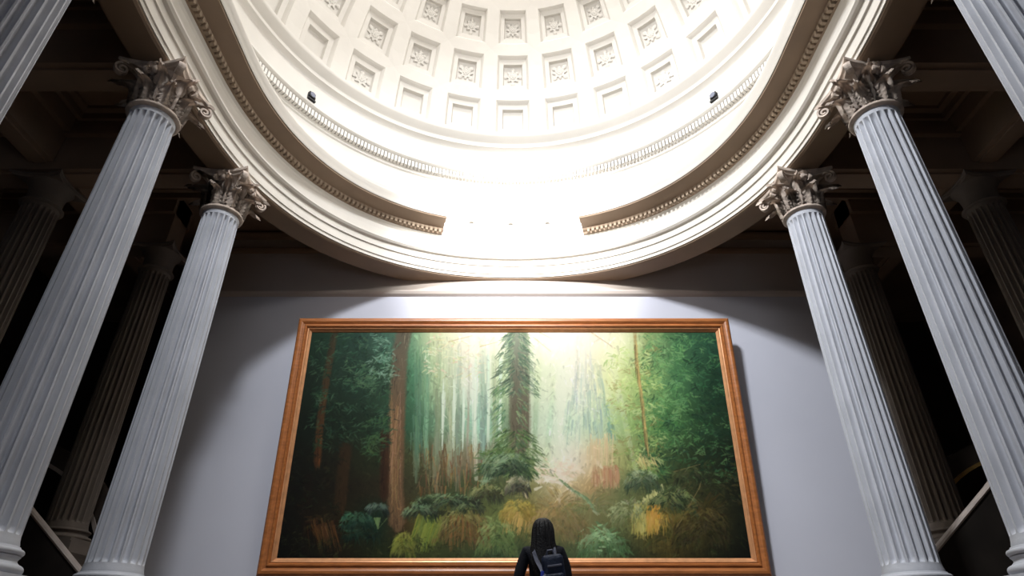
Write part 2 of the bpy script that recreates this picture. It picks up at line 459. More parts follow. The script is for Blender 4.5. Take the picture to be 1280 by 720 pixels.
def column(name, label, cat, group, r0, r1, zb, zs0, zs1, zt, mats, loc, parts=True, plinth_r=1.32, ped=None):
    """zb pedestal bottom(0); ped = pedestal top; zs0/zs1 shaft; zt abacus top"""
    t = thing(name, label, cat, loc, group)
    sm, cm = mats
    # pedestal with base and cap mouldings
    b = bmesh.new(); w = r0*1.42; pr = []
    for (s, z) in ((1.12, 0), (1.12, .12*ped), (1.06, .15*ped), (1.0, .18*ped), (1.0, .86*ped), (1.05, .89*ped), (1.12, .92*ped), (1.12, 1.0*ped)):
        pr.append([(-w*s, -w*s, z), (w*s, -w*s, z), (w*s, w*s, z), (-w*s, w*s, z)])
    loft(b, pr, caps=True); obj('pedestal', b, sm, t)
    b = bmesh.new(); q = r0*1.38; hb = zs0-ped
    box(b, -q, q, -q, q, ped, ped+hb*.26)
    pf = []
    def tor(z0, z1, r, rb):
        for k in range(9):
            a = -PI/2+PI*k/8; pf.append((rb+(r-rb)*math.cos(a), ped+hb*((z0+z1)/2 + (z1-z0)/2*math.sin(a))))
    tor(.26, .52, 1.36*r0, 1.22*r0)
    for k in range(7):
        a = PI*k/6; pf.append((1.21*r0-.07*r0*math.sin(a)-.02*r0*k/6, ped+hb*(.54+.20*k/6)))
    tor(.76, .94, 1.24*r0, 1.13*r0); pf.append((1.1*r0, ped+hb*1.0))
    lathe(b, pf, 56); obj('base', b, sm, t, True)
    obj('shaft', shaft_mesh(r0, r1, zs0, zs1), sm, t, True)
    H = zt-zs1
    # capital: bell with astragal
    b = bmesh.new()
    lathe(b, [(r1*.98, zs1-.01), (r1*1.12, zs1), (r1*1.20, zs1+H*.025), (r1*1.21, zs1+H*.05), (r1*1.17, zs1+H*.075), (r1*1.06, zs1+H*.09), (r1*.98, zs1+H*.10),
              (r1*.98, zs1+H*.4), (r1*1.05, zs1+H*.65), (r1*1.25, zs1+H*.82), (r1*1.32, zs1+H*.86)], 48)
    cap = obj('capital', b, cm, t, True)
    # abacus with concave sides
    b = bmesh.new(); ab = r1*1.62; rings = []
    for s, z in ((.90, .86), (.93, .90), (1.0, .93), (1.0, 1.0)):
        L = []
        for q_ in range(4):
            for k in range(10):
                u = -1+2*k/10
                x, y = ab*s, ab*s*u; x -= ab*.20*(1-u*u)
                if abs(u) > .88: pass
                a = q_*PI/2
                L.append((x*math.cos(a)-y*math.sin(a), x*math.sin(a)+y*math.cos(a), zs1+H*z))
        rings.append(L)
    loft(b, rings, caps=True); obj('abacus', b, cm, cap)
    if parts:
        l1 = leaf_mesh(r1*.80, H*.36, r1*1.1, 'lower_leaf'); l2 = leaf_mesh(r1*.80, H*.64, r1*1.3, 'upper_leaf')
        v1 = volute_mesh(H*.125, r1*.34, (r1*.98, H*.32), 'corner_volute'); v2 = volute_mesh(H*.075, r1*.2, (r1*.30, H*.26), 'helix')
        for i in range(8):
            for (me, nm, a, z, rr) in ((l1, 'lower_leaf', i*PI/4, zs1+H*.07, r1*.99), (l2, 'upper_leaf', (i+.5)*PI/4, zs1+H*.09, r1*.97)):
                o = bpy.data.objects.new(nm, me); link(o, cap); o.location = (rr*math.cos(a), rr*math.sin(a), z); o.rotation_euler = (0, 0, a)
        for i in range(4):
            a = PI/4+i*PI/2
            o = bpy.data.objects.new('corner_volute', v1); link(o, cap); o.location = (r1*1.0*math.cos(a), r1*1.0*math.sin(a), zs1+H*.42); o.rotation_euler = (0, 0, a)
            for s in (-1, 1):
                a2 = i*PI/2+s*.20
                o = bpy.data.objects.new('helix', v2); link(o, cap); o.location = (r1*1.04*math.cos(a2), r1*1.04*math.sin(a2), zs1+H*.50); o.rotation_euler = (0, 0, i*PI/2+s*.05)
        fb = bmesh.new(); bmesh.ops.create_icosphere(fb, subdivisions=2, radius=H*.10)
        for v in fb.verts:
            a = math.atan2(v.co.z, v.co.y); v.co *= 1+.25*math.cos(6*a); v.co.x *= .7
        fm = bpy.data.meshes.new('fleuron'); fb.to_mesh(fm); fb.free(); fm.materials.append(M['capital'])
        for i in range(4):
            a = i*PI/2; o = bpy.data.objects.new('fleuron', fm); link(o, cap); o.location = (ab*.82*math.cos(a), ab*.82*math.sin(a), zs1+H*.88); o.rotation_euler = (0, 0, a)
    return t
hz = lambda h: h*U+EYE
XC = .812
col0 = column('fluted_column', 'x', 'column', 'large fluted columns round the rotunda', .0535*U, .0465*U, 0, hz(.153), hz(1.047), hz(1.172), (M['shaft'], M['capital']), (-XC*U, 1.0*U, 0), ped=hz(.100))
col0['label'] = 'tall fluted grey column at the left, its whole shaft in view'
for (x, y, lab) in ((.820, 1.0, 'tall fluted grey column at the right, its whole shaft in view'),
                    (-.803, 1.36, 'fluted grey column just left of the painting wall'),
                    (.803, 1.36, 'fluted grey column just right of the painting wall'),
                    (-XC, .64, 'nearest fluted column cut off by the top left corner'),
                    (XC, .64, 'nearest fluted column cut off by the top right corner')):
    c = dup_tree(col0); c.location = (x*U, y*U, 0); c['label'] = lab
# dim columns of the side aisles
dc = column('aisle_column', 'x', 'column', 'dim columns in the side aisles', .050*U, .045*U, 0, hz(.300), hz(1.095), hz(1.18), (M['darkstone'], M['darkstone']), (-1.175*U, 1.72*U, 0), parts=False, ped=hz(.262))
dc['label'] = 'dim fluted aisle column behind the left staircase'
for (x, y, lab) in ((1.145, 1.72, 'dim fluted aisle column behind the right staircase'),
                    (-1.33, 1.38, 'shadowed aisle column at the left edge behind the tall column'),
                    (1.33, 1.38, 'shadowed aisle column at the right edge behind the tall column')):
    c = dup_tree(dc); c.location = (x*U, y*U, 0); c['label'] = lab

# ------------------------------------------------------------------ room shell
YW, XW, XO, YB, YE = 1.886, 1.135, 1.95, -1.0, 2.6
CH = 1.385
FH = -EYE/U
def sbox(name, m, *a):
    bm = bmesh.new(); ubox(bm, *a); o = struct(obj(name, bm, m)); return o
sbox('floor', M['floor'], -XO-.05, XO+.05, YB-.05, YE+.05, FH-.05, FH)
sbox('wall_back', M['wall'], -XW, XW, YW, YW+.10, FH, 1.117)
bm = bmesh.new()
ubox(bm, -XW, XW, YW, YW+.10, 1.117, CH); struct(obj('wall_back_upper', bm, M['wallband']))
# string courses of the painting wall, running into the entablature at the middle
def course(name, prof, m):
    bm = bmesh.new(); loft(bm, [[V(x, YW-d, h) for d, h in prof] for x in (-XW, XW)], caps=True); return struct(obj(name, bm, m))
course('trim_1', [(0, 1.106), (.006, 1.110), (.010, 1.113), (.014, 1.121), (.014, 1.126), (.006, 1.130), (0, 1.131)], M['wallband'])
def side_course(name, prof, m):
    bm = bmesh.new()
    for s in (-1, 1): loft(bm, [[V(s*x, YW-d, h) for d, h in prof] for x in (XW, .40)], caps=True)
    return struct(obj(name, bm, m))
side_course('trim_2', [(0, 1.290), (.010, 1.294), (.014, 1.302), (.014, 1.308), (0, 1.312)], M['brown'])
side_course('trim_3', [(0, 1.352), (.014, 1.356), (.02, 1.366), (.02, 1.374), (0, CH)], M['brown'])
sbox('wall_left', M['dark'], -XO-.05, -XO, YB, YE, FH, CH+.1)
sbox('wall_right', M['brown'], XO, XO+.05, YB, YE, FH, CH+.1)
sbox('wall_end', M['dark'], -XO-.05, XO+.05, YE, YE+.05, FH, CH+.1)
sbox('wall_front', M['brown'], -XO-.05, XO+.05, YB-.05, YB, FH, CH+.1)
# side returns of the painting wall block
for s, n in ((-1, 'wall_return_left'), (1, 'wall_return_right')):
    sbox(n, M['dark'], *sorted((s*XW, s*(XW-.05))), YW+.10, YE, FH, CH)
# ceiling with the opening cut out: strips from the plan curve out to a rectangle
bm = bmesh.new()
inner, outer = [], []
for th in THS:
    x, y = plan(th, .084); inner.append(V(x, y, CH)); 
    dx, dy = x, y-1.0
    k = min(XO/abs(dx) if abs(dx) > 1e-6 else 1e9, ((YE-1.0) if dy > 0 else (1.0-YB))/abs(dy) if abs(dy) > 1e-6 else 1e9)
    outer.append(V(dx*k, 1.0+dy*k, CH))
t1 = [p + Vector((0, 0, .3)) for p in inner]; t2 = [p + Vector((0, 0, .3)) for p in outer]
loft(bm, [inner, outer, t2, t1])
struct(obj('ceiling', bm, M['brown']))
# beams across and along the aisles with stepped edges
def beam(bm, x0, x1, y0, y1, h0, h1):
    ubox(bm, x0, x1, y0, y1, h0, h1)
    e = .016
    if (x1-x0) > (y1-y0):
        ubox(bm, x0, x1, y0-e, y1+e, h0+(h1-h0)*.62, h1-.0005); ubox(bm, x0, x1, y0+e, y1-e, h0-.006, h0)
    else:
        ubox(bm, x0-e, x1+e, y0, y1, h0+(h1-h0)*.62, h1-.0005); ubox(bm, x0+e, x1-e, y0, y1, h0-.006, h0)
k = 1
for s in (-1, 1):
    for y in (.28, .64, 1.0, 1.36, 1.72):
        bm = bmesh.new(); xi = .872 if y > .3 and y < 1.7 else .95
        if y == 1.72: xi = 1.15
        x0, x1 = sorted((s*xi, s*XO)); beam(bm, x0, x1, y-.042, y+.042, 1.19, CH)
        o = struct(obj('trim_%d' % (3+k), bm, M['brown'])); k += 1
    bm = bmesh.new(); x0, x1 = sorted((s*1.30, s*1.37))
    for (a, c) in ((YB, .235), (.325, .595), (.685, .955), (1.045, 1.315), (1.405, 1.675), (1.765, YE)):
        beam(bm, x0, x1, a, c, 1.215, CH)
    o = struct(obj('trim_%d' % (3+k), bm, M['brown'])); k += 1
    # stepped coffer mouldings in the aisle panels
    bm = bmesh.new()
    for (ya, yb) in ((.322, .598), (.682, .958), (1.042, 1.318), (1.402, 1.678)):
        for (xa, xb) in ((.93, 1.29), (1.38, 1.78)):
            for (e, hh) in ((.0, .022), (.03, .012)):
                X0, X1, Y0, Y1 = xa+.015+e, xb-.015-e, ya+.01+e, yb-.01-e; w = .014
                for (p, q, r_, t_) in ((X0, X1, Y0, Y0+w), (X0, X1, Y1-w, Y1), (X0, X0+w, Y0+w, Y1-w), (X1-w, X1, Y0+w, Y1-w)):
                    if s < 0: p, q = -q, -p
                    ubox(bm, p, q, r_, t_, CH-hh, CH-.0003)
    o = struct(obj('trim_%d' % (3+k), bm, M['brown'])); k += 1
# lunette window high on the near side of the dome, out of the photo, its daylight crosses the rotunda
w1 = struct(bpy.data.objects.new('window_1', None)); link(w1); w1.location = V(-.10, .20, 2.26)

# ------------------------------------------------------------------ staircases in the aisles
def staircase(s, label, dh=0):
    t = thing('staircase', label, 'staircase', (s*1.14*U, 1.54*U, 0))
    T = Vector(t.location)
    def put(name, bm, m, par=None, smooth=False):
        o = obj(name, bm, m, None, smooth); 
        for v in o.data.vertices: v.co = Vector((v.co.x*s, v.co.y, v.co.z+(dh*U if v.co.z > .3 else 0))) - Vector((T.x, T.y, 0))
        o.data.flip_normals() if s < 0 else None
        o.parent = par or t; return o
    x0, x1, ya, yb = .90, 1.13, 1.475, 1.60
    h0, h1 = FH, .265
    n = 14
    bm = bmesh.new(); xs = .80
    pts = [(xs, FH)]
    for i in range(n):
        hh = FH+(h1-FH)*(i+1)/n; xa = xs+(x1-xs)*i/n; xb = xs+(x1-xs)*(i+1)/n
        pts += [(xa, hh), (xb, hh)]
    pts += [(1.50, h1), (1.50, FH)]
    a = [V(x, ya+.012, h) for x, h in pts]; b = [V(x, yb, h) for x, h in pts]
    loft(bm, [a, b], caps=True); put('flight', bm, M['dark'])
    sl = (h1-FH)/(x1-xs)
    # solid parapet, the shadow under the rail put into its colour
    bm = bmesh.new(); pz = lambda x: .372-(1.14-x)*.80 if x < 1.14 else .372
    tp = [(.86, pz(.86)), (1.14, .372), (1.50, .372), (1.50, FH), (.86, FH)]
    loft(bm, [[V(x, ya-.006, h) for x, h in tp], [V(x, ya+.010, h) for x, h in tp]], caps=True)
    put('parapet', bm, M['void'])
    # pale coping rail, sloping then level
    bm = bmesh.new(); c = [(.85, pz(.85)), (.90, pz(.90)+.001), (1.10, pz(1.10)+.002), (1.14, .377), (1.18, .384), (1.50, .384)]
    secs = [(-.009, .000), (-.011, .005), (-.008, .010), (0, .012), (.010, .010), (.014, .005), (.012, .000)]
    loft(bm, [[V(x, ya+dy, h+dh) for dy, dh in secs] for x, h in c], caps=True)
    put('handrail', bm, M['rail'], None, True)
    # landing edge band
    bm = bmesh.new(); ubox(bm, 1.15, 1.50, ya-.013, ya-.006, .252, .272); ubox(bm, 1.13, 1.50, ya-.010, ya-.006, .236, .250); put('landing_edge', bm, M['rail'])
    return t
staircase(-1, 'dark staircase with pale sloping handrail between the left columns', -.048)
staircase(1, 'dark staircase with pale handrail and landing between the right columns')
def archway(s, label, edge):
    t = thing('archway', label, 'arch', (s*1.55*U, 1.86*U, 0))
    R, cx, ch = .43, 1.50, .115
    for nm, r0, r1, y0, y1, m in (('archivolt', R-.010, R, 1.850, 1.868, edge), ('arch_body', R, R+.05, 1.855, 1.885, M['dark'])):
        bm = bmesh.new(); rings = []
        for k in range(33):
            a = PI*k/32
            rings.append([(-r0*math.cos(a), y0, ch+r0*math.sin(a)), (-r1*math.cos(a), y0, ch+r1*math.sin(a)), (-r1*math.cos(a), y1, ch+r1*math.sin(a)), (-r0*math.cos(a), y1, ch+r0*math.sin(a))])
        rings = [[(-r0, y0, FH), (-r1, y0, FH), (-r1, y1, FH), (-r0, y1, FH)]] + rings + [[(r0, y0, FH), (r1, y0, FH), (r1, y1, FH), (r0, y1, FH)]]
        loft(bm, [[Vector((x*U, y*U - 1.86*U, h*U+EYE)) for x, y, h in r] for r in rings], caps=True)
        # keep inside the aisle
        bmesh.ops.bisect_plane(bm, geom=bm.verts[:]+bm.edges[:]+bm.faces[:], plane_co=(s*.35*U, 0, 0), plane_no=(s, 0, 0), clear_outer=True)
        obj(nm, bm, m, t)
    return t
archway(-1, 'dark archway edged in pale stone behind the left staircase', M['rail'])
archway(1, 'dark archway edged in gold behind the right staircase', M['gold'])

# ------------------------------------------------------------------ the painting: picture made by painting strokes onto a fine colour grid
def homography(src, dst):
    A = []; B = []
    for (x, y), (u, v) in zip(src, dst):
        A.append([x, y, 1, 0, 0, 0, -u*x, -u*y]); B.append(u)
        A.append([0, 0, 0, x, y, 1, -v*x, -v*y]); B.append(v)
    h = np.linalg.solve(np.array(A, float), np.array(B, float)); return np.append(h, 1).reshape(3, 3)
PW, PH = 760, 410
IMG = np.zeros((PH, PW, 3))
# the picture is laid out on a trapezoid sketch and straightened onto the canvas
HM = homography([(386, 412), (900, 411), (945, 701), (338, 702)], [(0, 0), (PW-1, 0), (PW-1, PH-1), (0, PH-1)])
HI = np.linalg.inv(HM)
def uv(x, y):
    p = HM @ np.array([x, y, 1.0]); return p[0]/p[2], p[1]/p[2]
gy, gx = np.mgrid[0:PH, 0:PW]
den = HI[2, 0]*gx + HI[2, 1]*gy + HI[2, 2]
SX = (HI[0, 0]*gx+HI[0, 1]*gy+HI[0, 2])/den; SY = (HI[1, 0]*gx+HI[1, 1]*gy+HI[1, 2])/den
ctrl = {
 412: [(340, 14, 32, 20), (400, 20, 48, 32), (450, 32, 62, 48), (490, 62, 98, 78), (512, 95, 138, 100), (540, 188, 200, 150), (580, 236, 226, 198), (620, 228, 222, 192), (660, 205, 200, 175), (700, 246, 236, 212), (740, 248, 234, 206), (780, 236, 238, 190), (812, 132, 152, 92), (850, 50, 92, 56), (900, 25, 66, 46), (950, 18, 50, 34)],
 470: [(340, 10, 20, 12), (400, 20, 38, 25), (450, 27, 52, 37), (490, 42, 70, 46), (515, 65, 115, 80), (545, 168, 188, 140), (590, 236, 240, 215), (625, 182, 202, 152), (690, 212, 224, 180), (722, 240, 240, 215), (770, 214, 224, 152), (800, 140, 165, 90), (850, 58, 104, 60), (900, 18, 48, 30), (950, 14, 36, 24)],
 530: [(340, 7, 15, 9), (400, 16, 29, 17), (460, 24, 43, 27), (515, 50, 92, 62), (560, 120, 150, 115), (600, 152, 198, 168), (640, 100, 122, 86), (690, 188, 215, 180), (720, 204, 225, 190), (760, 170, 195, 150), (790, 130, 160, 90), (830, 64, 110, 55), (880, 33, 62, 34), (940, 13, 30, 18)],
 575: [(340, 7, 11, 7), (420, 26, 26, 13), (470, 33, 42, 21), (520, 66, 68, 38), (560, 106, 95, 65), (600, 122, 118, 88), (640, 82, 100, 52), (690, 210, 220, 180), (712, 238, 234, 208), (742, 205, 185, 140), (780, 150, 155, 90), (820, 68, 95, 50), (870, 34, 48, 25), (945, 9, 18, 11)],
 610: [(340, 7, 9, 6), (420, 24, 21, 10), (470, 38, 34, 18), (530, 62, 64, 38), (580, 60, 74, 40), (620, 66, 78, 44), (660, 112, 112, 62), (700, 190, 176, 130), (740, 166, 140, 90), (780, 98, 108, 64), (830, 60, 74, 38), (880, 44, 48, 25), (945, 10, 16, 9)],
 650: [(340, 7, 9, 6), (420, 32, 26, 10), (470, 20, 40, 26), (500, 62, 46, 23), (530, 84, 88, 35), (580, 82, 80, 40), (620, 94, 108, 54), (660, 120, 110, 55), (700, 130, 112, 65), (740, 110, 108, 65), (780, 88, 98, 54), (820, 130, 108, 44), (870, 72, 62, 25), (945, 10, 18, 11)],
 702: [(338, 5, 7, 4), (420, 24, 21, 8), (470, 28, 36, 15), (520, 48, 58, 27), (580, 54, 64, 34), (620, 50, 74, 44), (680, 55, 70, 40), (740, 68, 86, 52), (790, 40, 50, 28), (840, 58, 52, 20), (900, 24, 26, 12), (945, 7, 11, 7)],
}
ks = sorted(ctrl)
rowsv = []
for y in ks:
    a = np.array(ctrl[y], float); rowsv.append([np.interp(SX, a[:, 0], a[:, c]) for c in (1, 2, 3)])
for c in range(3):
    out = np.zeros_like(SX)
    for i in range(len(ks)-1):
        t = np.clip((SY-ks[i])/(ks[i+1]-ks[i]), 0, 1); t = t*t*(3-2*t)
        m = (SY >= ks[i]) & (SY <= ks[i+1]) if 0 < i < len(ks)-2 else ((SY <= ks[i+1]) if i == 0 else (SY >= ks[i]))
        out[m] = (rowsv[i][c]*(1-t)+rowsv[i+1][c]*t)[m]
    IMG[..., c] = out
BASE = IMG.copy()
def blend(x0, y0, x1, y1, fn):
    x0, x1 = int(max(0, math.floor(x0))), int(min(PW, math.ceil(x1)+1)); y0, y1 = int(max(0, math.floor(y0))), int(min(PH, math.ceil(y1)+1))
    if x1 <= x0 or y1 <= y0: return
    X, Y = gx[y0:y1, x0:x1], gy[y0:y1, x0:x1]
    al, col = fn(X, Y); al = al[..., None]
    IMG[y0:y1, x0:x1] = IMG[y0:y1, x0:x1]*(1-al) + np.asarray(col)*al
def stroke(ax, ay, bx, by, w, col, al=.8, raw=False):
    """tapered brush stroke in sketch coordinates"""
    if not raw: (ax, ay), (bx, by) = uv(ax, ay), uv(bx, by)
    dx, dy = bx-ax, by-ay; L2 = dx*dx+dy*dy+1e-6
    def fn(X, Y):
        t = np.clip(((X-ax)*dx+(Y-ay)*dy)/L2, 0, 1)
        d = np.hypot(X-ax-t*dx, Y-ay-t*dy); ww = w*(1-.55*t)
        return al*np.clip((ww-d)/(.45*ww+.4)+.3, 0, 1)*(d < ww+.6), col
    blend(min(ax, bx)-w-1, min(ay, by)-w-1, max(ax, bx)+w+1, max(ay, by)+w+1, fn)
def J(c, s=10):
    k = rng.normal(0, s); return np.clip([c[0]+k+rng.normal(0, s*.4), c[1]+k+rng.normal(0, s*.4), c[2]+k*.8+rng.normal(0, s*.4)], 0, 255)
def loc(x, y):
    u, v = uv(x, y); return BASE[int(min(max(v, 0), PH-1)), int(min(max(u, 0), PW-1))]
# broad brushwork following the base tones
for _ in range(5200):
    x, y = rng.uniform(338, 945), rng.uniform(412, 702); c = loc(x, y)
    lum = c.mean(); a = rng.normal(PI/2, .5) if y < 580 else rng.uniform(0, PI)
    L = rng.uniform(3, 10); k = 1+rng.normal(0, .17)
    stroke(x, y, x+L*math.cos(a), y+L*math.sin(a), rng.uniform(1, 3), np.clip(c*k, 0, 255), .55)
# trunks
def trunk(pts, w, col, n=26, al=.9, edge=None, hi=None):
    for (x0, y0), (x1, y1) in zip(pts[:-1], pts[1:]):
        def f(t): return x0+(x1-x0)*t, y0+(y1-y0)*t
        steps = max(2, int(abs(y1-y0)/5))
        for i in range(steps):
            xa, ya = f(i/steps); xb, yb = f((i+1.3)/steps)
            sf = (PW/607)*(1.12-.0004*(ya-412))
            stroke(xa, ya, xb, yb, w*.5*sf*1.25, col(ya) if callable(col) else col, al)
        for i in range(int(n*abs(y1-y0)/40)):
            t = rng.uniform(0, 1); x, y = f(t); o = rng.uniform(-.45, .45)*w
            c = np.array(col(y) if callable(col) else col, float)
            k = (1.25 if o > 0 else .72)*(1+rng.normal(0, .14)) if hi is None else (1+rng.normal(0, .12)+hi*o/w)
            stroke(x+o, y, x+o+rng.normal(0, .5)+(x1-x0)/(y1-y0)*8, y+rng.uniform(5, 14), rng.uniform(.5, 1.3), np.clip(c*k, 0, 255), .55)
mix = lambda a, b, t: np.array(a, float)*(1-t)+np.array(b, float)*t
G = lambda y, y0, y1, a, b: mix(a, b, min(1, max(0, (y-y0)/(y1-y0))))
# pale distant trunks in the mist
for (x, xb, w, c, y1) in ((522, 518, 8, (78, 118, 88), 585), (533, 530, 5, (105, 150, 112), 575), (548, 543, 8, (120, 140, 105), 600), (562, 560, 7, (150, 165, 128), 590), (573, 570, 7, (120, 142, 118), 600),
                          (586, 582, 3, (150, 150, 125), 590), (603, 602, 9, (122, 150, 128), 585), (618, 617, 5, (135, 150, 115), 590)):
    for i in range(int(w*16)):
        t = rng.uniform(0, 1)**.75; y = 418+t*(y1-430); xx = x+(xb-x)*t+rng.normal(0, w*.30)
        cc = G(y, 540, 600, c, (104, 92, 64)); cc = mix(loc(xx, y), cc, min(1, .25+t*1.3))
        stroke(xx, y, xx+rng.normal(0, .8), y+rng.uniform(14, 34), rng.uniform(1.0, max(1.3, w*.33)), J(cc, 8), .55)
for x, w, y0 in ((553, 3, 470), (567, 2.4, 470), (579, 2.2, 480), (594, 5, 440), (611, 2.5, 420), (626, 3, 440)):
    for i in range(14): stroke(x+rng.normal(0, w*.4), y0+rng.uniform(0, 40), x-2+rng.normal(0, w*.3), 545+rng.uniform(-10, 20), rng.uniform(.8, 1.8), J((215, 235, 205), 12), .5)
# dark left trunks
trunk([(415, 412), (404, 470), (395, 530), (391, 582)], 9, lambda y: G(y, 420, 560, (48, 44, 26), (72, 42, 18)))
trunk([(428, 560), (424, 590), (419, 640)], 15, (44, 31, 14), al=.7)
trunk([(380, 600), (375, 690)], 12, (20, 15, 8), al=.6)
trunk([(503, 412), (497, 440), (494, 500), (492, 560), (490, 610), (493, 662)], 19, lambda y: G(y, 430, 540, (86, 80, 62), (98, 74, 48)))
trunk([(478, 540), (476, 625)], 11, (50, 30, 15), al=.7)
for i in range(60): stroke(490+rng.uniform(-7, 8), rng.uniform(480, 640), 490+rng.uniform(-7, 8), rng.uniform(500, 660), rng.uniform(.5, 1.1), J((140, 104, 66), 14), .45)
# brown undergrowth trunks at mid left
for i in range(120):
    x = rng.uniform(520, 608); y = rng.uniform(555, 612)
    stroke(x, y, x+rng.normal(0, 2), y+rng.uniform(10, 26), rng.uniform(.8, 2), J([(120, 78, 44), (92, 62, 40), (132, 116, 78), (150, 110, 55)][rng.integers(4)], 12), .5)
# centre conifer
trunk([(648, 412), (649, 440), (650, 500), (650, 562)], 24, lambda y: G(y, 430, 520, (108, 116, 96), (92, 86, 66)))
for i in range(420):
    y = rng.uniform(412, 490); hw = 13+(y-412)*.22*(1 if (int(y/13) % 2) else .6)+rng.normal(0, 3); s = rng.choice([-1, 1]); x = 646+s*rng.uniform(2, hw)
    stroke(x, y, x+s*rng.uniform(3, 9), y+rng.uniform(2, 8), rng.uniform(1, 2.2), J([(72, 98, 76), (96, 118, 88), (62, 84, 66), (128, 150, 108)][rng.integers(4)], 8), .6)
for i in range(240):
    y = rng.uniform(480, 575); s = -1 if rng.random() < .7 else 1; x = 640+s*rng.uniform(4, 18)-(s < 0)*4
    stroke(x, y, x+s*rng.uniform(2, 8), y+rng.uniform(3, 8), rng.uniform(1, 2), J([(70, 112, 78), (96, 130, 76), (128, 160, 104)][rng.integers(3)], 9), .5)
# big pale flared trunk right of centre
for i in range(170):
    t = rng.uniform(0, 1); y = 415+t*120; c0 = 731+3*t; hw = 9+t*t*26
    x = c0+rng.uniform(-1, 1)*hw; tone = mix((232, 222, 198), (128, 158, 140), t**.8)
    stroke(x, y, x+(x-c0)*.12, y+rng.uniform(10, 26), rng.uniform(1, 2.6), J(tone, 10), .5)
for i in range(60):
    t = rng.uniform(.2, 1); y = 430+t*110; x = 745+t*22+rng.normal(0, 2)
    stroke(x, y, x+2.5, y+12, rng.uniform(1, 2.4), J(mix((205, 205, 165), (104, 146, 122), t), 8), .6)
# sun rays
for x0, x1, w, a in ((690, 672, 14, .35), (712, 690, 16, .40), (700, 705, 12, .35), (734, 720, 8, .25), (590, 594, 7, .4), (760, 800, 8, .2), (668, 662, 6, .25)):
    stroke(x0, 412, x1, 600, w, (238, 242, 214), a)
for i in range(130):
    x = rng.normal(696, 17); y = rng.normal(592, 9); stroke(x, y, x+rng.normal(0, 7), y+rng.normal(0, 3), rng.uniform(1.5, 4), J([(250, 244, 222), (244, 226, 196), (232, 206, 170)][rng.integers(3)], 5), .5)
stroke(700, 596, 716, 600, 7, (250, 240, 214), .45)
# top branches
for (a, b, c, d) in ((742, 412, 772, 432), (668, 418, 690, 436), (676, 412, 692, 420), (560, 424, 590, 416), (600, 430, 622, 424)):
    stroke(a, b, c, d, 1.6, (176, 158, 122), .8)
for i in range(120):
    x, y = rng.uniform(528, 600), rng.uniform(414, 470); stroke(x, y, x+rng.uniform(-8, 8), y+rng.uniform(-2, 5), rng.uniform(1, 2.4), J([(216, 206, 158), (176, 184, 118), (228, 190, 160), (236, 240, 200)][rng.integers(4)], 8), .5)
# leaf masses
def leaves(n, x0, x1, y0, y1, cols, ln=(3, 8), w=(.9, 2.2), al=.6, clump=5):
    for _ in range(n//clump):
        cx, cy = rng.uniform(x0, x1), rng.uniform(y0, y1); cc = cols[rng.integers(len(cols))]; b = loc(cx, cy)
        a0 = rng.choice([-.5, .5, 2.6, 3.6])
        for _ in range(clump):
            x, y = cx+rng.normal(0, 4), cy+rng.normal(0, 3); a = a0+rng.normal(0, .5); L = rng.uniform(*ln)
            stroke(x, y, x+L*math.cos(a), y+abs(L*math.sin(a)), rng.uniform(*w), J(mix(cc, b, .35), 7), al)
leaves(900, 385, 485, 414, 560, [(34, 70, 44), (52, 92, 62), (18, 34, 24), (66, 104, 70), (22, 46, 34)])
leaves(160, 462, 490, 416, 470, [(120, 170, 140), (84, 136, 104), (150, 190, 160)])
leaves(120, 420, 470, 450, 480, [(92, 128, 84), (70, 110, 74)])
leaves(150, 455, 480, 520, 575, [(70, 110, 58), (44, 84, 48)])
leaves(1500, 805, 925, 414, 600, [(44, 98, 54), (76, 132, 70), (22, 56, 38), (108, 160, 90), (18, 44, 30), (58, 112, 66)])
leaves(500, 820, 862, 414, 520, [(120, 170, 98), (70, 124, 66), (92, 150, 84)])
leaves(700, 765, 830, 430, 590, [(150, 180, 92), (176, 200, 110), (110, 146, 66), (204, 214, 140), (128, 112, 60)])
leaves(200, 870, 915, 430, 560, [(14, 36, 24), (22, 48, 32)])
leaves(300, 340, 420, 560, 700, [(22, 28, 14), (40, 32, 14), (14, 20, 10)])
leaves(300, 850, 935, 580, 640, [(48, 56, 26), (30, 40, 20), (70, 66, 32)])
trunk([(797, 412), (799, 450), (806, 500), (812, 560)], 5, (140, 118, 66), al=.45)
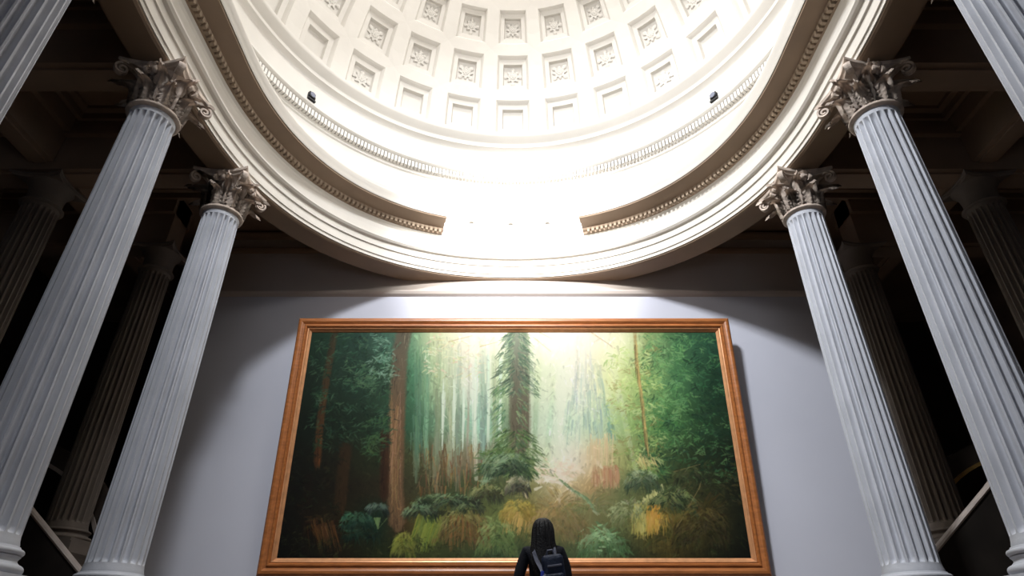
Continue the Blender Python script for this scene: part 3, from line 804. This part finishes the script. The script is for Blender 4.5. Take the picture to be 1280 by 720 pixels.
# ferns: domed crowns of drooping fronds
def fern(cx, cy, rx, ry, top, low, n=90, rim=None):
    lean = rng.uniform(-.25, .25)
    for _ in range(int(n*1.5)):
        a = rng.uniform(-.25, PI+.25); r0 = rng.uniform(.15, .95); L = rng.uniform(.15, .32)
        k = 1+.10*math.sin(3*a+cx)+.06*math.sin(7*a+cy)
        x0, y0 = cx+rx*r0*k*math.cos(a), cy-ry*r0*k*math.sin(a)
        d = a+lean-(.9 if math.cos(a) > 0 else -.9)*r0
        x1, y1 = x0+rx*L*math.cos(d), y0-ry*L*math.sin(d)
        t = max(0, min(1, (cy-y0)/ry))
        lit = t*(.75-.35*math.cos(a))*rng.uniform(.6, 1.25)
        stroke(x0, y0, x1, y1, rng.uniform(1.1, 2.6), J(mix(low, top, min(1.1, lit)), 9), .55)
    for _ in range(int(n*.35)):
        x = cx+rng.uniform(-1, 1)*rx*.95; y = cy+rng.uniform(-.35, .15)*ry
        stroke(x, y, x+rng.normal(0, 2)+(x-cx)*.1, y+rng.uniform(4, 13), rng.uniform(.8, 1.9), J(mix(low, top, rng.uniform(.05, .5)), 8), .45)
    if rim is not None:
        for k in range(36):
            a = rng.uniform(.25, PI-.05); q = rng.uniform(.86, 1.04); x, y = cx+rx*q*math.cos(a), cy-ry*q*math.sin(a)
            stroke(x, y, x+rng.normal(-1, 3), y+rng.uniform(1, 5), rng.uniform(.9, 2.2), J(rim, 12), .40)
def shade(x, y, w, col, al=.5, dx=0): stroke(x, y, x+dx, y, w, col, al)
fern(630, 588, 40, 26, (92, 128, 60), (44, 66, 34), 150)
fern(634, 592, 30, 27, (86, 118, 82), (34, 50, 34), 110, rim=(150, 180, 140))
shade(636, 588, 14, (32, 44, 34), .5, 10)
fern(607, 622, 22, 16, (118, 130, 66), (40, 44, 28), 80, rim=(150, 154, 96))
fern(648, 612, 14, 18, (122, 124, 96), (40, 42, 34), 60, rim=(170, 168, 130))
shade(648, 612, 7, (34, 36, 30), .6)
fern(556, 632, 44, 14, (92, 122, 72), (26, 34, 24), 150, rim=(122, 156, 104))
shade(520, 644, 9, (24, 30, 22), .6, 40)
fern(522, 645, 22, 14, (88, 120, 76), (26, 36, 26), 60, rim=(120, 150, 108))
fern(578, 668, 34, 32, (124, 128, 66), (74, 64, 34), 170, rim=(120, 130, 62))
for i in range(70): x = rng.uniform(552, 600); stroke(x, rng.uniform(645, 670), x+rng.normal(0, 3), rng.uniform(672, 694), rng.uniform(1, 2.2), J([(128, 86, 42), (96, 84, 40), (70, 56, 34)][rng.integers(3)], 8), .55)
fern(500, 690, 14, 22, (128, 134, 46), (84, 92, 34), 90, rim=(140, 146, 58))
for i in range(90): x = rng.uniform(512, 545); stroke(x+6, rng.uniform(645, 665), x-4, rng.uniform(668, 694), rng.uniform(1.2, 2.6), J([(126, 136, 48), (84, 100, 36), (104, 122, 50)][rng.integers(3)], 8), .6)
fern(618, 684, 24, 36, (136, 154, 84), (74, 98, 50), 160, rim=(130, 148, 84))
fern(648, 648, 24, 22, (166, 150, 58), (110, 98, 40), 120, rim=(176, 158, 66))
for i in range(40): x = rng.uniform(630, 668); stroke(x, rng.uniform(640, 650), x-4, rng.uniform(655, 672), rng.uniform(1, 2), J((186, 150, 74), 10), .55)
fern(700, 668, 38, 52, (166, 140, 82), (96, 92, 54), 210)
fern(740, 640, 30, 26, (150, 138, 86), (104, 110, 66), 120)
for i in range(60):
    t = rng.uniform(0, 1); x, y = 700+46*t, 600+52*t*t+6*math.sin(t*5); stroke(x, y, x+rng.uniform(3, 9), y+rng.uniform(3, 8), rng.uniform(1, 2.4), J([(120, 146, 100), (86, 112, 74), (150, 166, 120)][rng.integers(3)], 8), .6)
fern(756, 694, 34, 34, (128, 170, 108), (60, 92, 54), 140)
for i in range(46): x, y = rng.normal(755, 12), rng.normal(674, 8); stroke(x, y, x+rng.uniform(-9, 9), y+rng.uniform(-3, 4), rng.uniform(1, 2), J((146, 190, 130), 10), .6)
# stump by the light
for i in range(90): x = rng.uniform(741, 776); stroke(x, rng.uniform(582, 596), x+rng.normal(0, 1.5), rng.uniform(598, 612), rng.uniform(1.2, 2.6), J([(176, 138, 96), (160, 116, 80), (190, 160, 112)][rng.integers(3)], 8), .6)
for i in range(40): x = rng.uniform(736, 770); stroke(x, rng.uniform(540, 560), x+rng.normal(0, 1), rng.uniform(575, 590), rng.uniform(1, 2), J((208, 184, 136), 8), .5)
fern(806, 606, 22, 18, (110, 132, 88), (36, 52, 34), 90, rim=(140, 158, 116))
for i in range(30): x = rng.uniform(797, 824); stroke(x, rng.uniform(566, 578), x+5, rng.uniform(578, 588), 1.2, J((196, 178, 110), 12), .6)
fern(838, 634, 36, 26, (84, 108, 62), (32, 44, 26), 140, rim=(120, 136, 76))
for i in range(50): t = rng.uniform(0, 1); stroke(806+26*t, 628-20*t+rng.normal(0, 2), 808+26*t, 632-20*t, rng.uniform(1, 2), J((190, 190, 116), 10), .65)
fern(790, 650, 28, 24, (150, 160, 110), (80, 90, 50), 110, rim=(160, 170, 118))
for i in range(80): x = rng.uniform(796, 812); stroke(x, rng.uniform(630, 650), x+rng.normal(2, 3), rng.uniform(655, 677), rng.uniform(1.2, 2.6), J([(176, 170, 84), (150, 140, 60)][rng.integers(2)], 10), .65)
for i in range(70): x = rng.uniform(811, 828); stroke(x, rng.uniform(632, 645), x+rng.normal(0, 1.5), rng.uniform(646, 665), rng.uniform(1.2, 2.4), J((190, 138, 48), 12), .65)
fern(846, 674, 34, 34, (118, 104, 44), (52, 54, 24), 160)
fern(884, 672, 34, 50, (84, 72, 30), (34, 32, 16), 190)
for (a, b, c, d) in ((862, 640, 880, 608), (878, 612, 882, 598), (850, 660, 866, 636), (846, 590, 880, 580)): stroke(a, b, c, d, 1.4, (112, 100, 56), .7)
fern(442, 660, 24, 18, (52, 96, 66), (16, 34, 24), 100, rim=(60, 108, 78))
fern(446, 676, 24, 14, (48, 92, 62), (14, 30, 22), 80)
fern(466, 640, 14, 10, (60, 84, 66), (16, 26, 20), 50, rim=(84, 108, 88))
for i in range(20): stroke(467+rng.normal(0, 3), 650, 468, 664, 1.3, J((92, 120, 70), 8), .6)
fern(398, 664, 26, 18, (64, 46, 20), (22, 18, 8), 90)
for i in range(50): x = rng.uniform(376, 412); stroke(x, rng.uniform(650, 664), x+rng.uniform(2, 10), rng.uniform(672, 696), rng.uniform(.8, 1.5), J((84, 54, 22), 9), .5)
leaves(400, 345, 940, 672, 702, [(44, 56, 26), (30, 40, 20), (64, 72, 34)], al=.5)
for i in range(200): x = rng.uniform(340, 940); c = loc(x, 690)*rng.uniform(.6, 1.5); stroke(x, rng.uniform(672, 690), x+rng.normal(0, 3), rng.uniform(690, 702), rng.uniform(.6, 1.3), np.clip(c, 0, 255), .5)
for i in range(60): x, y = rng.uniform(560, 660), rng.uniform(655, 700); stroke(x, y, x+rng.normal(0, 4), y+6, 1.2, J((46, 70, 42), 8), .45)

for i in range(360):
    t = rng.uniform(0, 1); y = 535+t*60; hw = 16+t*34; x = 645+rng.uniform(-1, 1)*hw; sg = 1 if x > 645 else -1
    if y > 574 and rng.random() < .4: continue
    stroke(x, y, x+sg*rng.uniform(3, 8), y+rng.uniform(2, 6), rng.uniform(1, 2.2), J([(84, 116, 60), (60, 88, 46), (116, 142, 78), (48, 66, 40)][rng.integers(4)], 10), .5)
for i in range(90):
    t = rng.uniform(0, 1); x = 600+rng.normal(0, 2)+30*t; y = 606-34*math.sin(t*1.4)+rng.normal(0, 2)
    stroke(x, y, x+rng.uniform(4, 9), y-rng.uniform(0, 4), rng.uniform(1, 2.2), J((128, 156, 112), 12), .5)
SMEAR = 4800
for _ in range(SMEAR):
    u, v = rng.uniform(2, PW-3), rng.uniform(2, PH-3); c = IMG[int(v), int(u)].copy(); a = rng.normal(PI/2, .7); L = rng.uniform(2, 9)
    stroke(u, v, u+L*math.cos(a), v+L*math.sin(a), rng.uniform(.8, 2.0), np.clip(c*(1+rng.normal(0, .09)), 0, 255), .6, raw=True)
def crown(cx, cy, rx, ry, lit, dark):
    for _ in range(int(60+rx*ry*.12)):
        a = rng.uniform(-.25, PI+.15); q = math.sqrt(rng.uniform(.02, 1.05))*(1+.10*math.sin(5*a+cx))
        x, y = cx+rx*q*math.cos(a), cy-ry*q*math.sin(a)
        t = (cy-y)/ry + .25*(cx-x)/rx
        L = rng.uniform(2, 7)*(1 if math.cos(a) > 0 else -1); tx = .4+.6*math.sin(a)
        c = mix(dark, lit, max(0, min(1.15, t*rng.uniform(.75, 1.35)-.08)))
        stroke(x, y, x+tx*L, y+rng.uniform(1, 5)+abs(math.cos(a))*3, rng.uniform(1.0, 2.4), J(c, 9), .42)
for q_ in ((631, 592, 33, 26, (132, 160, 116), (46, 64, 42)), (604, 624, 20, 15, (142, 150, 88), (44, 48, 32)), (647, 616, 15, 19, (150, 150, 112), (48, 50, 40)),
           (558, 636, 26, 14, (126, 156, 104), (34, 44, 30)), (522, 648, 20, 14, (120, 148, 104), (30, 40, 28)), (584, 640, 20, 10, (112, 132, 84), (40, 48, 32)),
           (576, 676, 36, 34, (142, 142, 76), (96, 74, 40)), (618, 690, 26, 38, (140, 158, 88), (84, 106, 56)), (500, 694, 15, 22, (140, 148, 56), (90, 98, 38)),
           (648, 652, 24, 22, (186, 166, 72), (128, 110, 46)), (698, 672, 36, 46, (172, 142, 84), (112, 100, 60)), (806, 610, 22, 18, (140, 160, 118), (48, 64, 44)),
           (840, 640, 38, 26, (160, 166, 96), (44, 60, 34)), (788, 655, 24, 22, (166, 176, 122), (92, 100, 58)), (884, 676, 34, 44, (104, 90, 40), (48, 46, 22)),
           (442, 662, 24, 18, (66, 112, 82), (20, 42, 30)), (468, 642, 14, 10, (96, 118, 100), (24, 36, 28)), (754, 688, 28, 24, (150, 188, 132), (72, 106, 64)), (868, 600, 22, 16, (84, 88, 50), (30, 38, 22))):
    crown(*q_)
for _ in range(160):
    x = rng.normal(815, 9); y = rng.uniform(640, 664); stroke(x, y, x+rng.normal(0, 1.5), y+rng.uniform(5, 12), rng.uniform(1, 2.2), J((182, 144, 58) if x > 811 else (166, 160, 82), 12), .5)
PICT_GAIN = np.array([1.15, 1.12, 1.12])
def soft(c):
    m = c.max(axis=2, keepdims=True); k = np.where(m > .38, .38+.50*(1-np.exp(-(m-.38)/.50)), m)/np.maximum(m, 1e-5); return c*k
def mute(c):
    g = c.mean(axis=2, keepdims=True); return c*.86 + g*.14
def lin(c): c = np.clip(c/255., 0, 1); return np.where(c <= .04045, c/12.92, ((c+.055)/1.055)**2.4)

# placement of the frame: plane leaning forward at the top
pb = .012
yb_ = (YW-.022)*U
BL, BR = at_y(321, 721, yb_/U), at_y(964, 721, yb_/U)
wid = BR.x-BL.x
def top_at(Y):
    a, b = at_y(373.5, 399, Y), at_y(908, 399, Y); return b.x-a.x, a
lo_, hi_ = 1.7, 1.95
for _ in range(40):
    m_ = (lo_+hi_)/2
    if top_at(m_)[0] > wid: hi_ = m_
    else: lo_ = m_
TLp = top_at(m_)[1]
FHt = math.hypot(TLp.z-BL.z, TLp.y-BL.y); tilt = math.atan2(BL.y-TLp.y, TLp.z-BL.z)
print('painting', wid, FHt, math.degrees(tilt), BL.z)
pic = thing('framed_painting', 'huge forest landscape painting in a varnished orange-brown wooden frame on the pale wall', 'painting', ((BL.x+BR.x)/2, yb_, BL.z))
pic.rotation_euler = (tilt, 0, 0)
fw = .50   # moulding width
def frame_piece(prof):   # prof: (inset from outer edge, forward)
    bm = bmesh.new(); rings = []
    for (i, f) in prof:
        rings.append([(-wid/2+i, -f, i), (wid/2-i, -f, i), (wid/2-i, -f, FHt-i), (-wid/2+i, -f, FHt-i)])
    loft(bm, rings, close_all=True); return bm
obj('outer_moulding', frame_piece([(0, -.10), (0, .05), (.02, .10), (.06, .135), (.11, .14), (.15, .12), (.17, .10), (.185, .095), (.185, -.05)]), M['frame'], pic)
obj('middle_moulding', frame_piece([(.185, -.05), (.185, .10), (.20, .105), (.22, .13), (.25, .13), (.275, .08), (.275, -.05)]), M['frame'], pic)
obj('inner_moulding', frame_piece([(.275, -.05), (.275, .075), (.29, .095), (.31, .085), (.33, .05), (.375, .012), (.375, -.05)]), M['frame_in'], pic)
def canvas():
    cw, chh = wid-.74, FHt-.74
    me = bpy.data.meshes.new('canvas')
    xs = np.linspace(-cw/2, cw/2, PW); zs = np.linspace(.37+chh, .37, PH)
    verts = np.zeros((PH, PW, 3)); verts[..., 0] = xs[None, :]; verts[..., 2] = zs[:, None]; verts[..., 1] = 0
    lumv = IMG.mean(axis=2)/255.
    verts[..., 1] -= .004*np.abs(np.gradient(lumv, axis=1))*6     # slight impasto
    me.vertices.add(PH*PW); me.vertices.foreach_set('co', verts.reshape(-1))
    idx = np.arange(PH*PW).reshape(PH, PW)
    q = np.stack([idx[1:, :-1], idx[1:, 1:], idx[:-1, 1:], idx[:-1, :-1]], -1).reshape(-1)
    nq = (PH-1)*(PW-1)
    me.loops.add(nq*4); me.loops.foreach_set('vertex_index', q.astype(np.int32))
    me.polygons.add(nq); me.polygons.foreach_set('loop_start', (np.arange(nq)*4).astype(np.int32))
    me.update(calc_edges=True)
    at = me.color_attributes.new('paint', 'FLOAT_COLOR', 'POINT')
    col = np.ones((PH*PW, 4)); col[:, :3] = soft(lin(mute(IMG))*PICT_GAIN).reshape(-1, 3)
    at.data.foreach_set('color', col.reshape(-1))
    m = bpy.data.materials.new('oil_paint'); m.use_nodes = True; nt = m.node_tree; b = nt.nodes['Principled BSDF']
    a = nt.nodes.new('ShaderNodeAttribute'); a.attribute_name = 'paint'
    nt.links.new(a.outputs['Color'], b.inputs['Base Color']); b.inputs['Roughness'].default_value = .6; b.inputs['Specular IOR Level'].default_value = .15
    n = nt.nodes.new('ShaderNodeTexNoise'); n.inputs['Scale'].default_value = 6; bp = nt.nodes.new('ShaderNodeBump'); bp.inputs['Strength'].default_value = .15; bp.inputs['Distance'].default_value = .02
    nt.links.new(n.outputs['Fac'], bp.inputs['Height']); nt.links.new(bp.outputs['Normal'], b.inputs['Normal'])
    me.materials.append(m)
    o = bpy.data.objects.new('canvas', me); link(o, pic); return o
canvas()
bm = bmesh.new(); box(bm, -wid/2+.2, wid/2-.2, .012, .05, .2, FHt-.2); obj('backing_board', bm, M['dark'], pic)
# hidden hanging wires from the wall to the top of the leaning frame
gapd = (YW*U - TLp.y)
for x in (-wid*.3, wid*.3):
    bm = bmesh.new(); tube(bm, [(x, .02, FHt-.35), (x, gapd*.75, FHt-.15), (x, gapd*.98, FHt+.0)], .012, 6)
    obj('hanging_wire', bm, M['black'], pic)

# ------------------------------------------------------------------ the visitor
def skin_obj(name, joints, edges, m, parent, root=0, sub=2):
    me = bpy.data.meshes.new(name+'_rig'); me.from_pydata([j[0] for j in joints], edges, [])
    o = bpy.data.objects.new(name+'_rig', me); C.objects.link(o)
    o.modifiers.new('s', 'SKIN')
    if not me.skin_vertices: me.attributes
    for i, j in enumerate(joints):
        r = j[1]; r = (r, r) if not isinstance(r, tuple) else r
        me.skin_vertices[0].data[i].radius = r; me.skin_vertices[0].data[i].use_root = (i == root)
    s = o.modifiers.new('u', 'SUBSURF'); s.levels = sub; s.render_levels = sub
    dg = bpy.context.evaluated_depsgraph_get(); dg.update()
    nm = bpy.data.meshes.new_from_object(o.evaluated_get(dg)); nm.name = name
    nm.materials.clear(); nm.materials.append(m)
    nm.polygons.foreach_set('use_smooth', [True]*len(nm.polygons))
    bpy.data.objects.remove(o); n = bpy.data.objects.new(name, nm); link(n, parent); return n
class Rig:
    def __init__(s): s.j = []; s.e = []
    def add(s, p, r, par=None):
        s.j.append((Vector(p), r)); i = len(s.j)-1
        if par is not None: s.e.append((par, i))
        return i
    def chain(s, pts, par):
        for p, r in pts: par = s.add(p, r, par)
        return par
PX, PY = .285, 6.22
per = thing('person', 'person seen from behind with long black hair and dark jacket, facing the painting', 'person', (PX, PY, 0))
LEG = lambda s: [((s*.085, 0, .86), .085), ((s*.095, .01, .68), .075), ((s*.10, .015, .47), .052), ((s*.10, -.01, .30), .050), ((s*.10, -.015, .10), .034)]
ARM_L = [((-.155, 0, 1.335), .050), ((-.20, -.01, 1.23), .042), ((-.245, -.03, 1.075), .034), ((-.215, .05, .975), .031), ((-.165, .10, .905), .024)]
ARM_R = [((.155, 0, 1.335), .050), ((.195, -.01, 1.23), .042), ((.215, -.02, 1.075), .034), ((.215, .03, .95), .031), ((.205, .06, .85), .023)]
b = Rig()
pel = b.add((0, 0, .90), (.125, .09)); b.add((0, 0, .90), .1) if False else None
w_ = b.add((0, 0, 1.04), (.105, .075), pel); ch = b.add((0, 0, 1.20), (.125, .085), w_); up = b.add((0, 0, 1.33), (.10, .065), ch)
nk = b.add((0, .0, 1.40), .046, up); nk2 = b.add((0, .008, 1.435), .045, nk)
hd = b.chain([((0, .02, 1.475), (.060, .066)), ((0, .02, 1.53), (.070, .084)), ((0, .012, 1.575), (.060, .072))], nk2)
b.add((0, .115, 1.505), .011, len(b.j)-2)
for s in (-1, 1): b.add((s*.080, .01, 1.51), .012, len(b.j)-(3 if s < 0 else 4))
for s in (-1, 1):
    e_ = b.chain(LEG(s), pel); b.chain([((s*.105, .06, .045), .030), ((s*.11, .13, .028), .022)], e_)
def hand(rig, wrist, par, d, side, thumb):
    d = Vector(d).normalized(); side = Vector(side).normalized(); nrm = d.cross(side)
    W = Vector(wrist); palm = rig.add(W+d*.05, (.030, .016), par)
    for k, (o_, L) in enumerate(((-.026, .062), (-.009, .072), (.009, .068), (.026, .052))):
        p0 = W+d*.082+side*o_
        rig.chain([(p0, .0095), (p0+d*L*.5+nrm*.008, .0085), (p0+d*L*.9+nrm*.026, .0075)], palm)
    t0 = W+d*.035-side*.03*1.0*thumb
    rig.chain([(t0, .011), (t0+d*.025-side*.018*thumb+nrm*.012, .0095), (t0+d*.048-side*.022*thumb+nrm*.022, .008)], palm)
la = b.chain(ARM_L, up); hand(b, ARM_L[-1][0], la, (.35, .25, -.75), (0.2, .9, .3), -1)
ra = b.chain(ARM_R, up); hand(b, ARM_R[-1][0], ra, (-.05, .2, -1), (0, 1, .2), -1)
skin_obj('body', b.j, b.e, M['skin'], per, pel)
j = Rig()
p0 = j.add((0, 0, .90), (.150, .115)); p1 = j.add((0, 0, 1.04), (.128, .098), p0); p2 = j.add((0, 0, 1.20), (.150, .108), p1); p3 = j.add((0, 0, 1.325), (.130, .088), p2); j.add((0, 0, 1.385), .066, p3)
j.add((0, 0, .82), (.155, .12), p0)
grow = lambda A, k, cut=0: [(p, r+k) for p, r in (A[:-1] if cut else A)]
for A in (ARM_L, ARM_R):
    G_ = grow(A, .017); j.chain(G_[:-1] + [(tuple(Vector(A[-2][0]).lerp(Vector(A[-1][0]), .85)), .038)], p3)
skin_obj('jacket', j.j, j.e, M['jacket'], per, p0)
j = Rig(); p0 = j.add((0, 0, .885), (.138, .105))
for s in (-1, 1): j.chain([(p, r+.016) for p, r in LEG(s)], p0)
skin_obj('trousers', j.j, j.e, M['trousers'], per, p0)
for s in (-1, 1):
    bm = bmesh.new(); rings = []
    for (y, w, h) in ((-.075, .026, .06), (-.06, .036, .085), (0, .040, .095), (.06, .042, .075), (.12, .046, .055), (.17, .040, .045), (.195, .020, .03)):
        rings.append([(s*.105+w*math.cos(a), y, max(.0, h*.5+h*.52*math.sin(a))) for a in [2*PI*k/14 for k in range(14)]])
    loft(bm, rings, caps=True); obj('shoe', bm, M['shoe'], per, True)
# hair: long, straight, falling over the upper back
bm = bmesh.new(); rings = []; nh = 56
for (z, w, d, yc) in ((1.640, .012, .012, .0), (1.634, .045, .05, .0), (1.618, .070, .080, .0), (1.585, .092, .098, -.004), (1.54, .103, .103, -.010), (1.49, .107, .100, -.020), (1.44, .110, .090, -.035),
                      (1.38, .118, .070, -.055), (1.31, .124, .055, -.075), (1.24, .118, .044, -.095), (1.17, .098, .036, -.105), (1.12, .075, .026, -.108)):
    L = []
    for k in range(nh):
        a = 2*PI*k/nh; q = 1+.03*math.sin(a*17+z*9)+.02*math.sin(a*29)
        x, y = w*q*math.cos(a), yc+d*q*math.sin(a)
        if y > .035 and z < 1.60: y = .035 + (y-.035)*.25      # open at the face
        L.append((x, y, z+(.012*math.sin(a*11) if z < 1.2 else 0)))
    rings.append(L)
loft(bm, rings, caps=True); obj('hair', bm, M['hair'], per, True)
for s in (-1, 1):
    bm = bmesh.new(); bmesh.ops.create_uvsphere(bm, u_segments=12, v_segments=8, radius=.012)
    o = obj('eye', bm, M['eye'], per, True, (s*.030, .094, 1.535))
bm = bmesh.new(); tube(bm, [(-.024, .096, 1.468), (-.01, .103, 1.466), (.01, .103, 1.466), (.024, .096, 1.468)], [.003, .006, .006, .003], 8); obj('mouth', bm, M['lip'], per, True)
# backpack hanging from the left shoulder across to the right side
bag = thing('backpack', 'dark navy backpack with grey strap worn on the back of the dark-haired person', 'backpack', (PX, PY, 0))
def rbox(w, d, h, m, name, parent, loc_, rot, bev=.03, seg=3):
    bm = bmesh.new(); box(bm, -w/2, w/2, -d/2, d/2, -h/2, h/2)
    bmesh.ops.bevel(bm, geom=bm.edges[:], offset=bev, segments=seg, affect='EDGES', profile=.6)
    o = obj(name, bm, m, parent, True, loc_); o.rotation_euler = rot; return o
rbox(.20, .14, .36, M['bag'], 'bag_body', bag, (.085, -.185, 1.11), (0, -.12, 0), .05)
rbox(.165, .06, .17, M['bag'], 'front_pocket', bag, (.09, -.270, 1.04), (0, -.12, 0), .025)
rbox(.13, .02, .018, M['strap'], 'zip_trim', bag, (.085, -.262, 1.19), (0, -.12, 0), .006, 2)
rbox(.03, .03, .12, M['bagblue'], 'side_tab', bag, (-.030, -.235, 1.09), (0, .15, 0), .008, 2)
def ribbon(name, pts, w, m, parent):
    bm = bmesh.new(); P_ = [Vector(p) for p in pts]; rings = []
    for i, p in enumerate(P_):
        t = (P_[min(i+1, len(P_)-1)]-P_[max(i-1, 0)]).normalized(); out = (p-Vector((0, 0, p.z))).normalized() if (p-Vector((0, 0, p.z))).length > .01 else Vector((0, -1, 0))
        s_ = t.cross(out).normalized()*w/2; o_ = s_.cross(t).normalized()*.004
        rings.append([p-s_-o_, p+s_-o_, p+s_+o_, p-s_+o_])
    loft(bm, rings, caps=True); return obj(name, bm, m, parent)
ribbon('shoulder_strap', [(-.105, .11, 1.20), (-.110, .105, 1.30), (-.112, .05, 1.385), (-.108, -.04, 1.395), (-.092, -.115, 1.32), (-.070, -.150, 1.25), (-.030, -.200, 1.17), (0, -.268, 1.09), (.02, -.305, 1.02), (.03, -.31, .97)], .034, M['strap'], bag)
ribbon('shoulder_strap', [(.105, .11, 1.20), (.110, .105, 1.30), (.112, .05, 1.385), (.108, -.04, 1.395), (.10, -.12, 1.33), (.09, -.16, 1.27)], .034, M['strap'], bag)
bm = bmesh.new(); tube(bm, [(.02, -.17, 1.29), (.03, -.19, 1.325), (.07, -.19, 1.33), (.085, -.17, 1.295)], .008, 8); obj('grab_handle', bm, M['strap'], bag, True)

# ------------------------------------------------------------------ light
world = bpy.data.worlds.new('World'); bpy.context.scene.world = world; world.use_nodes = True
world.node_tree.nodes['Background'].inputs[0].default_value = (.6, .7, .9, 1); world.node_tree.nodes['Background'].inputs[1].default_value = .0
def aim(o, p, q): o.location = p; o.rotation_euler = (Vector(q)-Vector(p)).to_track_quat('-Z', 'Y').to_euler()
def area(name, p, q, sx, sy, e, col, spread=180):
    l = bpy.data.lights.new(name, 'AREA'); l.shape = 'RECTANGLE'; l.size = sx; l.size_y = sy; l.energy = e; l.color = col; l.spread = rad(spread)
    o = bpy.data.objects.new(name, l); link(o); aim(o, p, q); return o
def spot(name, p, q, e, ang, blend_, size, col):
    l = bpy.data.lights.new(name, 'SPOT'); l.energy = e; l.spot_size = rad(ang); l.spot_blend = blend_; l.shadow_soft_size = size; l.color = col
    o = bpy.data.objects.new(name, l); link(o); aim(o, p, q); return o
area("oculus_daylight", V(0, DC, HD+RD*.93), V(0, DC, 0), 4.0, 4.0, 5200*KO, (1, .98, .95))
area("lunette_daylight", V(-.30, .28, 2.10), V(.42, 1.9, .80), 1.6, 1.6, 6500*KL, (.93, .96, 1), 100)
area("entrance_daylight", V(0, YB+.05, .35), V(0, 1.4, .5), 7, 5, 700*KE, (.72, .82, 1))
spot("cornice_spotlight", V(.0, .30, 1.62), V(.025, 1.89, 1.33), 26000*KS, 38, 1.0, .25, (1, .99, .97))  # added soft spot imitating glare on the far cornice, no fixture built

area('cove_light', V(0, .17, 1.56), V(0, 1.55, 2.50), 5, .6, 330, (1, .97, .93), 130)  # unseen fill lamp added to brighten the upper coffers
vs = bpy.context.scene.view_settings
vs.view_transform = 'Standard'; vs.look = 'None'; vs.gamma = 1; vs.use_curve_mapping = False; vs.exposure = 0
cy = bpy.context.scene.cycles
cy.max_bounces = 6; cy.diffuse_bounces = 4; cy.sample_clamp_indirect = 6
try: cy.use_denoising = True
except Exception: pass
